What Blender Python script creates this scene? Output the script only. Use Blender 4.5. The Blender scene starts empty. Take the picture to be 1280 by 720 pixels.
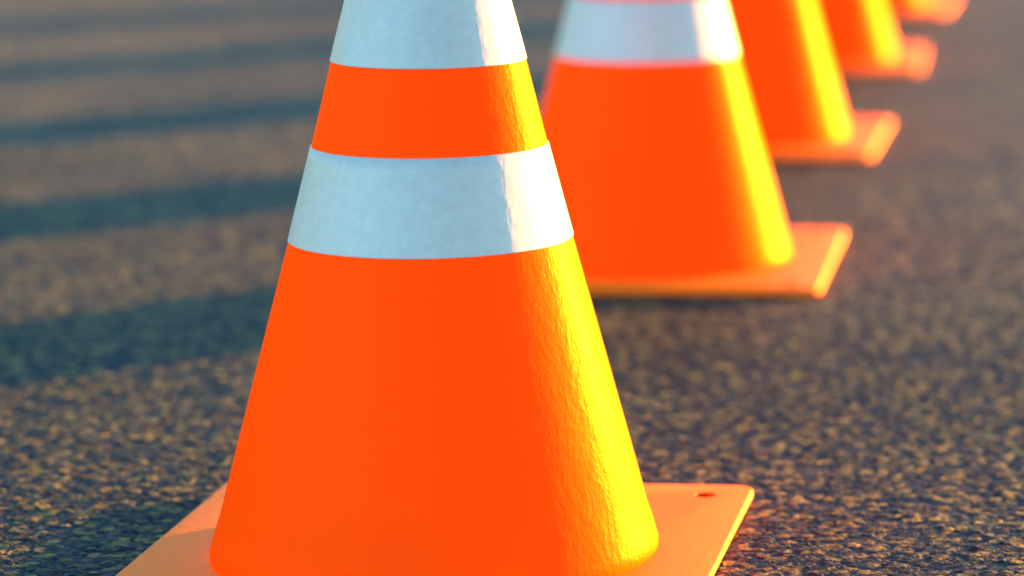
import bpy, bmesh, math, random
import numpy as np

scene = bpy.context.scene
COL = scene.collection
rad = math.radians

# ------------------------------------------------------------------ camera
FPX, CX, CY, YH, CAM_H = 4101.48, 1144.09, 82.54, -345.03, 0.4858   # fitted at 1280 x 720
pitch = math.atan((CY - YH) / FPX)
cam_data = bpy.data.cameras.new("camera")
cam = bpy.data.objects.new("camera", cam_data)
COL.objects.link(cam)
scene.camera = cam
cam.location = (0, 0, CAM_H)
cam.rotation_euler = (math.pi / 2 - pitch, 0, 0)
cam_data.sensor_fit = 'HORIZONTAL'
cam_data.sensor_width = 36.0
cam_data.lens = FPX / 1280 * 36.0
cam_data.shift_x = (640 - CX) / 1280
cam_data.shift_y = (CY - 360) / 1280
cam_data.clip_start = 0.05
cam_data.clip_end = 5000
cam_data.dof.use_dof = True
cam_data.dof.focus_distance = 1.88
cam_data.dof.aperture_fstop = (cam_data.lens / 1000) / 0.0265
cam_data.dof.aperture_blades = 0

# ------------------------------------------------------------------ world and sun
SUN_EL, SUN_ROT = rad(4.0), rad(47.5)          # clockwise from +Y, low and behind to the right
world = bpy.data.worlds.new("World")
scene.world = world
world.use_nodes = True
wn = world.node_tree
sky = wn.nodes.new('ShaderNodeTexSky')
sky.sky_type = 'NISHITA'
sky.sun_disc = False
sky.sun_elevation = SUN_EL
sky.sun_rotation = SUN_ROT
sky.dust_density = 0.1
sky.ozone_density = 3.0
tint = wn.nodes.new('ShaderNodeMix')            # cool white balance of the photograph
tint.data_type = 'RGBA'
tint.blend_type = 'MULTIPLY'
tint.inputs[0].default_value = 1.0
tint.inputs[7].default_value = (1.02, 1.10, 1.08, 1)
wn.links.new(sky.outputs[0], tint.inputs[6])
wn.links.new(tint.outputs[2], wn.nodes['Background'].inputs[0])
wn.nodes['Background'].inputs[1].default_value = 0.074

sun_data = bpy.data.lights.new("sun", 'SUN')
sun_data.energy = 3.9
sun_data.angle = rad(1.0)
sun_data.color = (1.0, 0.37, 0.045)
sun = bpy.data.objects.new("sun", sun_data)
COL.objects.link(sun)
sun.rotation_euler = (math.pi / 2 - SUN_EL, 0, math.pi - SUN_ROT)
sun.location = (4, 3, 2)

scene.render.engine = 'CYCLES'
scene.cycles.max_bounces = 8
scene.view_settings.view_transform = 'Standard'
scene.view_settings.look = 'None'
scene.view_settings.gamma = 1.0
scene.view_settings.exposure = 3.6


# ------------------------------------------------------------------ node helpers
class NT:
    def __init__(self, name):
        self.m = bpy.data.materials.new(name)
        self.m.use_nodes = True
        self.t = self.m.node_tree
        self.bsdf = self.t.nodes['Principled BSDF']
        self.out = self.t.nodes['Material Output']
        self.tc = self.n('ShaderNodeTexCoord')

    def n(self, kind, **kw):
        nd = self.t.nodes.new(kind)
        for k, v in kw.items():
            setattr(nd, k, v)
        return nd

    def l(self, a, b):
        self.t.links.new(a, b)

    def mapping(self, scale, coord='Object', loc=(0, 0, 0)):
        m = self.n('ShaderNodeMapping')
        m.inputs['Scale'].default_value = scale
        m.inputs['Location'].default_value = loc
        self.l(self.tc.outputs[coord], m.inputs[0])
        return m.outputs[0]

    def noise(self, vec, scale, detail=3, rough=0.5):
        nd = self.n('ShaderNodeTexNoise')
        nd.inputs['Scale'].default_value = scale
        nd.inputs['Detail'].default_value = detail
        nd.inputs['Roughness'].default_value = rough
        self.l(vec, nd.inputs['Vector'])
        return nd.outputs['Fac']

    def vor(self, vec, scale, feature='F1', out='Distance', rnd=1.0):
        nd = self.n('ShaderNodeTexVoronoi')
        nd.feature = feature
        nd.inputs['Scale'].default_value = scale
        nd.inputs['Randomness'].default_value = rnd
        self.l(vec, nd.inputs['Vector'])
        return nd.outputs[out]

    def ramp(self, fac, stops):
        r = self.n('ShaderNodeValToRGB')
        e = r.color_ramp.elements
        while len(e) < len(stops):
            e.new(0.5)
        for el, (p, c) in zip(e, stops):
            el.position = p
            el.color = c if len(c) == 4 else (*c, 1)
        self.l(fac, r.inputs[0])
        return r.outputs[0]

    def math(self, op, a, b=None, clamp=False):
        nd = self.n('ShaderNodeMath', operation=op, use_clamp=clamp)
        for i, v in enumerate((a, b)):
            if v is None:
                continue
            if isinstance(v, (int, float)):
                nd.inputs[i].default_value = v
            else:
                self.l(v, nd.inputs[i])
        return nd.outputs[0]

    def mix(self, fac, a, b, mode='MIX'):
        nd = self.n('ShaderNodeMix', data_type='RGBA', blend_type=mode)
        for idx, v in ((0, fac), (6, a), (7, b)):
            if isinstance(v, (int, float)):
                nd.inputs[idx].default_value = v
            elif isinstance(v, tuple):
                nd.inputs[idx].default_value = (*v, 1) if len(v) == 3 else v
            else:
                self.l(v, nd.inputs[idx])
        return nd.outputs[2]

    def bump(self, height, strength, dist, normal=None):
        nd = self.n('ShaderNodeBump')
        nd.inputs['Strength'].default_value = strength
        nd.inputs['Distance'].default_value = dist
        self.l(height, nd.inputs['Height'])
        if normal is not None:
            self.l(normal, nd.inputs['Normal'])
        return nd.outputs[0]


def g(v):
    return (v, v, v, 1)


# ------------------------------------------------------------------ materials
def soft_gloss(M, col, nrm, rough, transl, spec, edge, gloss):
    """matt body plus a broad soft sheen that rises only moderately at grazing angles"""
    dif = M.n('ShaderNodeBsdfDiffuse')
    M.l(col, dif.inputs[0])
    M.l(nrm, dif.inputs['Normal'])
    base = dif.outputs[0]
    if transl:
        tr = M.n('ShaderNodeBsdfTranslucent')
        M.l(col, tr.inputs[0])
        mx = M.n('ShaderNodeMixShader')
        mx.inputs[0].default_value = transl
        M.l(base, mx.inputs[1])
        M.l(tr.outputs[0], mx.inputs[2])
        base = mx.outputs[0]
    gl = M.n('ShaderNodeBsdfGlossy')
    gl.inputs['Color'].default_value = (*gloss, 1)
    if isinstance(rough, float):
        gl.inputs['Roughness'].default_value = rough
    else:
        M.l(rough, gl.inputs['Roughness'])
    M.l(nrm, gl.inputs['Normal'])
    lw = M.n('ShaderNodeLayerWeight')
    lw.inputs['Blend'].default_value = 0.5
    M.l(nrm, lw.inputs['Normal'])
    f = M.math('MULTIPLY', M.math('POWER', lw.outputs['Facing'], 4.0), edge)
    f = M.math('ADD', f, spec)
    mx = M.n('ShaderNodeMixShader')
    M.l(f, mx.inputs[0])
    M.l(base, mx.inputs[1])
    M.l(gl.outputs[0], mx.inputs[2])
    M.l(mx.outputs[0], M.out.inputs[0])


def cone_plastic(name, color, rough, bump_amt, transl, spec, edge, gloss):
    """fluorescent orange PVC: slightly wrinkled, orange peel skin"""
    M = NT(name)
    v = M.mapping((1, 1, 0.62))
    big = M.noise(v, 85, 2)
    mid = M.noise(v, 230, 2)
    fine = M.noise(M.mapping((1, 1, 1)), 520, 2)
    h = M.math('ADD', M.math('MULTIPLY', big, 0.7), M.math('MULTIPLY', mid, 0.62))
    h = M.math('ADD', h, M.math('MULTIPLY', fine, 0.30))
    nrm = M.bump(h, 1.0, bump_amt)
    soil = M.noise(M.mapping((1, 1, 0.6)), 14, 5, 0.6)
    col = M.mix(M.ramp(soil, [(0.45, g(0)), (0.8, g(0.35))]), color, tuple(c * 0.9 + 0.004 for c in color))
    M.l(col, M.bsdf.inputs['Base Color'])
    soft_gloss(M, col, nrm, M.ramp(soil, [(0.3, g(rough)), (0.7, g(rough + 0.08))]), transl, spec, edge, gloss)
    return M.m


MAT_CONE = cone_plastic("orange_cone_plastic", (1.10, 0.130, 0.0), 0.36, 0.00048, 0.30, 0.021, 0.12, (1.0, 0.60, 0.12))
MAT_PLATE = cone_plastic("orange_plate_plastic", (1.3, 0.24, 0.001), 0.42, 0.00025, 0.0, 0.03, 0.22, (1.0, 0.92, 0.62))


def hole_shade():  # darker orange for the plate hole walls, recess shade put into the colour
    M = NT("hole_shade_orange_plastic")
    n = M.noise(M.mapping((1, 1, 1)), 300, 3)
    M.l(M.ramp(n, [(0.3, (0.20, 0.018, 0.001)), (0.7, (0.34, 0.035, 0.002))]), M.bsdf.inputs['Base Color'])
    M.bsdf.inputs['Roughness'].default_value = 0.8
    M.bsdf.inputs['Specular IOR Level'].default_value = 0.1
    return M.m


MAT_HOLE_SHADE = hole_shade()


def sheeting():
    """pale reflective sheeting with a faint mottled cell pattern"""
    M = NT("reflective_sheeting")
    v = M.mapping((1, 1, 0.55))
    h = M.math('ADD', M.math('MULTIPLY', M.noise(v, 80, 2), 0.9), M.math('MULTIPLY', M.noise(v, 260, 3), 0.5))
    mot = M.noise(M.mapping((1, 1, 1)), 150, 5, 0.65)
    col = M.ramp(mot, [(0.3, (0.62, 0.55, 0.46)), (0.7, (0.74, 0.67, 0.56))])
    soft_gloss(M, col, M.bump(h, 1.0, 0.00035), 0.42, 0.0, 0.20, 0.0, (1.0, 0.96, 0.90))
    return M.m


MAT_BAND = sheeting()


def asphalt():
    M = NT("asphalt")
    v0 = M.mapping((1, 1, 1))
    # slight warp so that stones are not perfect cells
    warp = M.n('ShaderNodeTexNoise')
    warp.inputs['Scale'].default_value = 90
    warp.inputs['Detail'].default_value = 2
    M.l(v0, warp.inputs['Vector'])
    add = M.n('ShaderNodeVectorMath', operation='MULTIPLY_ADD')
    M.l(warp.outputs['Color'], add.inputs[0])
    add.inputs[1].default_value = (0.006, 0.006, 0.006)
    M.l(v0, add.inputs[2])
    v = add.outputs[0]
    stone = M.vor(v, 128)                      # ~6.5 mm aggregate
    stone_c = M.vor(v, 128, out='Color')
    small = M.vor(v, 290)
    small_c = M.vor(v, 290, out='Color')
    n1 = M.noise(v0, 60, 4, 0.6)
    n2 = M.noise(v0, 500, 3, 0.6)
    sep = M.n('ShaderNodeSeparateColor')
    M.l(stone_c, sep.inputs[0])
    sep2 = M.n('ShaderNodeSeparateColor')
    M.l(small_c, sep2.inputs[0])
    dome = M.ramp(stone, [(0.0, g(1)), (0.45, g(0.82)), (0.8, g(0.0))])
    dome2 = M.ramp(small, [(0.0, g(1)), (0.5, g(0.75)), (0.85, g(0.0))])
    hs = M.math('MULTIPLY', dome, M.math('ADD', M.math('MULTIPLY', sep.outputs[0], 0.75), 0.25))
    h2 = M.math('MULTIPLY', dome2, M.math('ADD', M.math('MULTIPLY', sep2.outputs[0], 0.8), 0.2))
    height = M.math('ADD', M.math('MULTIPLY', hs, 0.55), M.math('MULTIPLY', h2, 0.33))
    height = M.math('ADD', height, M.math('MULTIPLY', n1, 0.35))
    height = M.math('ADD', height, M.math('MULTIPLY', n2, 0.10))
    disp = M.n('ShaderNodeDisplacement')
    disp.inputs['Midlevel'].default_value = 1.15
    disp.inputs['Scale'].default_value = 0.0030
    M.l(height, disp.inputs['Height'])
    M.l(disp.outputs[0], M.out.inputs['Displacement'])
    M.m.displacement_method = 'BOTH'
    # colour: dark blue grey binder, tan and grey aggregate where the stone tops are worn bare
    tone = M.ramp(sep.outputs[1], [(0.0, (0.013, 0.032, 0.044)), (0.5, (0.026, 0.042, 0.044)),
                                   (0.58, (0.13, 0.115, 0.045)), (1.0, (0.42, 0.36, 0.08))])
    tone2 = M.ramp(sep2.outputs[1], [(0.0, (0.013, 0.032, 0.044)), (0.5, (0.026, 0.042, 0.044)),
                                     (0.7, (0.09, 0.08, 0.045)), (1.0, (0.24, 0.20, 0.06))])
    binder = (0.008, 0.026, 0.040)
    c1 = M.mix(M.ramp(dome, [(0.35, g(0)), (0.75, g(1))]), binder, tone)
    c2 = M.mix(M.math('MULTIPLY', M.ramp(dome2, [(0.4, g(0)), (0.8, g(1))]), 0.5), c1, tone2)
    patch = M.noise(v0, 2.3, 5, 0.6)
    c3 = M.mix(1.0, c2, M.ramp(patch, [(0.3, g(0.80)), (0.7, g(1.15))]), 'MULTIPLY')
    scuff = M.noise(M.mapping((4, 20, 1)), 1.0, 4, 0.6)       # pale tyre scuffs lying across the road
    c4 = M.mix(M.ramp(scuff, [(0.62, g(0)), (0.75, g(0.35))]), c3, (0.16, 0.17, 0.17))
    M.l(M.mix(1.0, c4, (0.80, 0.82, 0.80), 'MULTIPLY'), M.bsdf.inputs['Base Color'])
    M.bsdf.inputs['Roughness'].default_value = 0.62
    M.bsdf.inputs['Specular IOR Level'].default_value = 0.12
    return M.m


MAT_ASPHALT = asphalt()


# ------------------------------------------------------------------ mesh helpers
def link_mesh(name, me, mat, parent=None):
    o = bpy.data.objects.new(name, me)
    me.materials.append(mat)
    COL.objects.link(o)
    if parent:
        o.parent = parent
    return o


def lathe(profile, name, segs=160, closed=True):
    """profile = list of (r, z); closed = last joins first (a solid ring)"""
    vs, fs = [], []
    n = len(profile)
    for r, z in profile:
        for k in range(segs):
            a = 2 * math.pi * k / segs
            vs.append((r * math.cos(a), r * math.sin(a), z))
    for i in range(n if closed else n - 1):
        j = (i + 1) % n
        for k in range(segs):
            k2 = (k + 1) % segs
            fs.append((i * segs + k, i * segs + k2, j * segs + k2, j * segs + k))
    me = bpy.data.meshes.new(name)
    me.from_pydata(vs, [], fs)
    bm = bmesh.new()
    bm.from_mesh(me)
    bmesh.ops.recalc_face_normals(bm, faces=bm.faces)
    bm.to_mesh(me)
    bm.free()
    for p in me.polygons:
        p.use_smooth = True
    me.set_sharp_from_angle(angle=rad(38))
    return me


# ------------------------------------------------------------------ the ground: one sheet, fine where the lens looks
def axis(fine0, fine1, step, growth, far0, far1, cap=1e9):
    a = list(np.arange(fine0, fine1, step))
    s, x = step, a[-1]
    up = []
    while x < far1:
        s = min(s * growth, cap) if x < 8 else s * 1.35
        x += s
        up.append(x)
    s, x = step, a[0]
    dn = []
    while x > far0:
        s *= 1.25
        x -= s
        dn.append(x)
    return np.array(dn[::-1] + a + up)


def build_ground():
    xs = axis(-1.05, 0.25, 0.0014, 1.06, -900, 900)
    ys = axis(1.62, 2.45, 0.0014, 1.0045, -900, 1500)
    nx, ny = len(xs), len(ys)
    X, Y = np.meshgrid(xs, ys)
    co = np.zeros((nx * ny, 3), dtype=np.float32)
    co[:, 0] = X.ravel()
    co[:, 1] = Y.ravel()
    idx = np.arange(nx * ny, dtype=np.int32).reshape(ny, nx)
    quads = np.stack([idx[:-1, :-1], idx[:-1, 1:], idx[1:, 1:], idx[1:, :-1]], -1).reshape(-1, 4)
    nf = len(quads)
    me = bpy.data.meshes.new("ground")
    me.vertices.add(nx * ny)
    me.vertices.foreach_set("co", co.ravel())
    me.loops.add(nf * 4)
    me.loops.foreach_set("vertex_index", quads.ravel())
    me.polygons.add(nf)
    me.polygons.foreach_set("loop_start", np.arange(0, nf * 4, 4, dtype=np.int32))
    me.polygons.foreach_set("use_smooth", np.ones(nf, dtype=bool))
    me.update(calc_edges=True)
    print("ground verts", nx * ny)
    o = link_mesh("asphalt_ground", me, MAT_ASPHALT)
    o["kind"] = "structure"
    return o


build_ground()

# ------------------------------------------------------------------ traffic cone
T = 0.006                       # plate thickness
K = 0.2606                      # taper
R_FOOT = 0.1296
ZB, ZC, ZD, ZE = 0.1900, 0.2445, 0.2934, 0.3560     # reflective band edges
H = 0.4330


def r_at(z):
    base = 0.13 - K * (z - T)
    # the real wall is very slightly bowed
    t = (z - 0.19)
    return base - 0.0006 * max(0.0, 1 - abs(t) / 0.12) + 0.0007 * max(0.0, min(1.0, (z - 0.24) / 0.06))


def body_profile():
    p = [(0.1262, T - 0.002), (R_FOOT, T - 0.001), (R_FOOT + 0.0004, T + 0.0035), (R_FOOT - 0.0010, T + 0.0085),
         (R_FOOT - 0.0027, T + 0.0145)]
    z = 0.030
    while z < H - 0.012:
        p.append((r_at(z), z))
        z += 0.012
    zt = H - 0.006
    rt = r_at(zt)
    p += [(rt, zt), (rt - 0.0006, zt + 0.003), (rt - 0.0022, zt + 0.0052), (rt - 0.0045, zt + 0.006), (rt - 0.0062, zt + 0.005)]
    z = zt - 0.02
    p.append((r_at(z) - 0.0064, z))
    return p


def band_mesh(z0, z1, name):
    e, bev = 0.0007, 0.00035
    pts = []
    n = 8
    for i in range(n + 1):
        z = z0 + bev + (z1 - z0 - 2 * bev) * i / n
        pts.append((r_at(z) + e, z))
    prof = [(r_at(z0) + e - bev, z0)] + pts + [(r_at(z1) + e - bev, z1)]
    prof += [(r_at(z1) - 0.001, z1), (r_at(z0) - 0.001, z0)]
    return lathe(prof, name)


def plate_mesh():
    W, RC = 0.1684, 0.012
    HOLE, HP = 0.0063, 0.1405
    bm = bmesh.new()

    def sq_loop(inset, z):
        vs = []
        w = W - inset
        rc = RC - inset
        for cx, cy, a0 in ((1, 1, 0), (-1, 1, 90), (-1, -1, 180), (1, -1, 270)):
            for k in range(9):
                a = rad(a0 + 90 * k / 8)
                vs.append(bm.verts.new((cx * (w - rc) + rc * math.cos(a), cy * (w - rc) + rc * math.sin(a), z)))
        return vs

    def circ(cx, cy, r, z, n):
        return [bm.verts.new((cx + r * math.cos(2 * math.pi * k / n), cy + r * math.sin(2 * math.pi * k / n), z)) for k in range(n)]

    def edges(vs):
        return [bm.edges.new((vs[i], vs[(i + 1) % len(vs)])) for i in range(len(vs))]

    def bridge(a, b):
        n = len(a)
        return [bm.faces.new((a[i], a[(i + 1) % n], b[(i + 1) % n], b[i])) for i in range(n)]

    holes = [(0, 0, 0.119, 96)] + [(sx * HP, sy * HP, HOLE, 28) for sx in (-1, 1) for sy in (-1, 1)]
    sides = []
    for z, s in ((T, 1), (0.0, -1)):
        loops = [sq_loop(0.0016, z)]
        for cx, cy, r, n in holes:
            loops.append(circ(cx, cy, r + 0.0004, z, n))
        ed = []
        for lp in loops:
            ed += edges(lp)
        bmesh.ops.triangle_fill(bm, use_beauty=True, use_dissolve=False, edges=ed, normal=(0, 0, s))
        sides.append(loops)
    # rounded rim
    prev = sides[0][0]
    for inset, z in ((0.0010, T - 0.0001), (0.0004, T - 0.0005), (0.0, T - 0.0014), (0.0, 0.0014), (0.0005, 0.0004)):
        cur = sq_loop(inset, z)
        bridge(prev, cur)
        prev = cur
    bridge(prev, sides[1][0])
    for q, (cx, cy, r, n) in enumerate(holes):
        a, b = sides[0][q + 1], sides[1][q + 1]
        c1 = circ(cx, cy, r, T - 0.0006, n)
        c2 = circ(cx, cy, r, 0.0006, n)
        bridge(a, c1)
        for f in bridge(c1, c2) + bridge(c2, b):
            f.material_index = 1  # hole walls get the orange with painted shade
    bmesh.ops.recalc_face_normals(bm, faces=bm.faces)
    me = bpy.data.meshes.new("base_plate")
    bm.to_mesh(me)
    bm.free()
    for p in me.polygons:
        p.use_smooth = True
    me.set_sharp_from_angle(angle=rad(30))
    return me


def make_cone():
    t = bpy.data.objects.new("traffic_cone", None)
    t.empty_display_size = 0.1
    COL.objects.link(t)
    link_mesh("cone_body", lathe(body_profile(), "cone_body", closed=False), MAT_CONE, t)
    link_mesh("base_plate", plate_mesh(), MAT_PLATE, t).data.materials.append(MAT_HOLE_SHADE)
    for nm, z0, z1 in (("reflective_band", ZB, ZC), ("reflective_band", ZD, ZE)):
        link_mesh(nm, band_mesh(z0, z1, nm), MAT_BAND, t)
    return t


def copy_tree(src):
    r = src.copy()
    COL.objects.link(r)
    for ch in list(src.children):
        c = ch.copy()
        COL.objects.link(c)
        c.parent = r
    return r


CONES = [  # x, y, rotation, label
    (-0.2808, 1.8837, -3.8, "sharp large orange traffic cone nearest the viewer with two white reflective bands on asphalt"),
    (-0.2423, 2.9427, -2.7, "second orange traffic cone, just behind the sharp front one, one white band showing"),
    (-0.2071, 3.8208, -3.5, "third blurred orange traffic cone, its corner showing beside the second"),
    (-0.1570, 4.7341, -1.5, "fourth blurred orange traffic cone, between the third and the corner one"),
    (-0.1060, 5.6583, -4.0, "blurred orange traffic cone in the top right corner, only its base and foot in view"),
    (-0.0800, 6.5600, -2.0, "orange traffic cone past the corner one, seen only by its shadow at the upper left"),
]
proto = make_cone()
for i, (x, y, rz, lab) in enumerate(CONES):
    o = proto if i == 0 else copy_tree(proto)
    o.location = (x, y, 0.0)
    o.rotation_euler = (0, 0, rad(rz))
    o["label"] = lab
    o["category"] = "traffic cone"
    o["group"] = "traffic cones standing in a receding row"
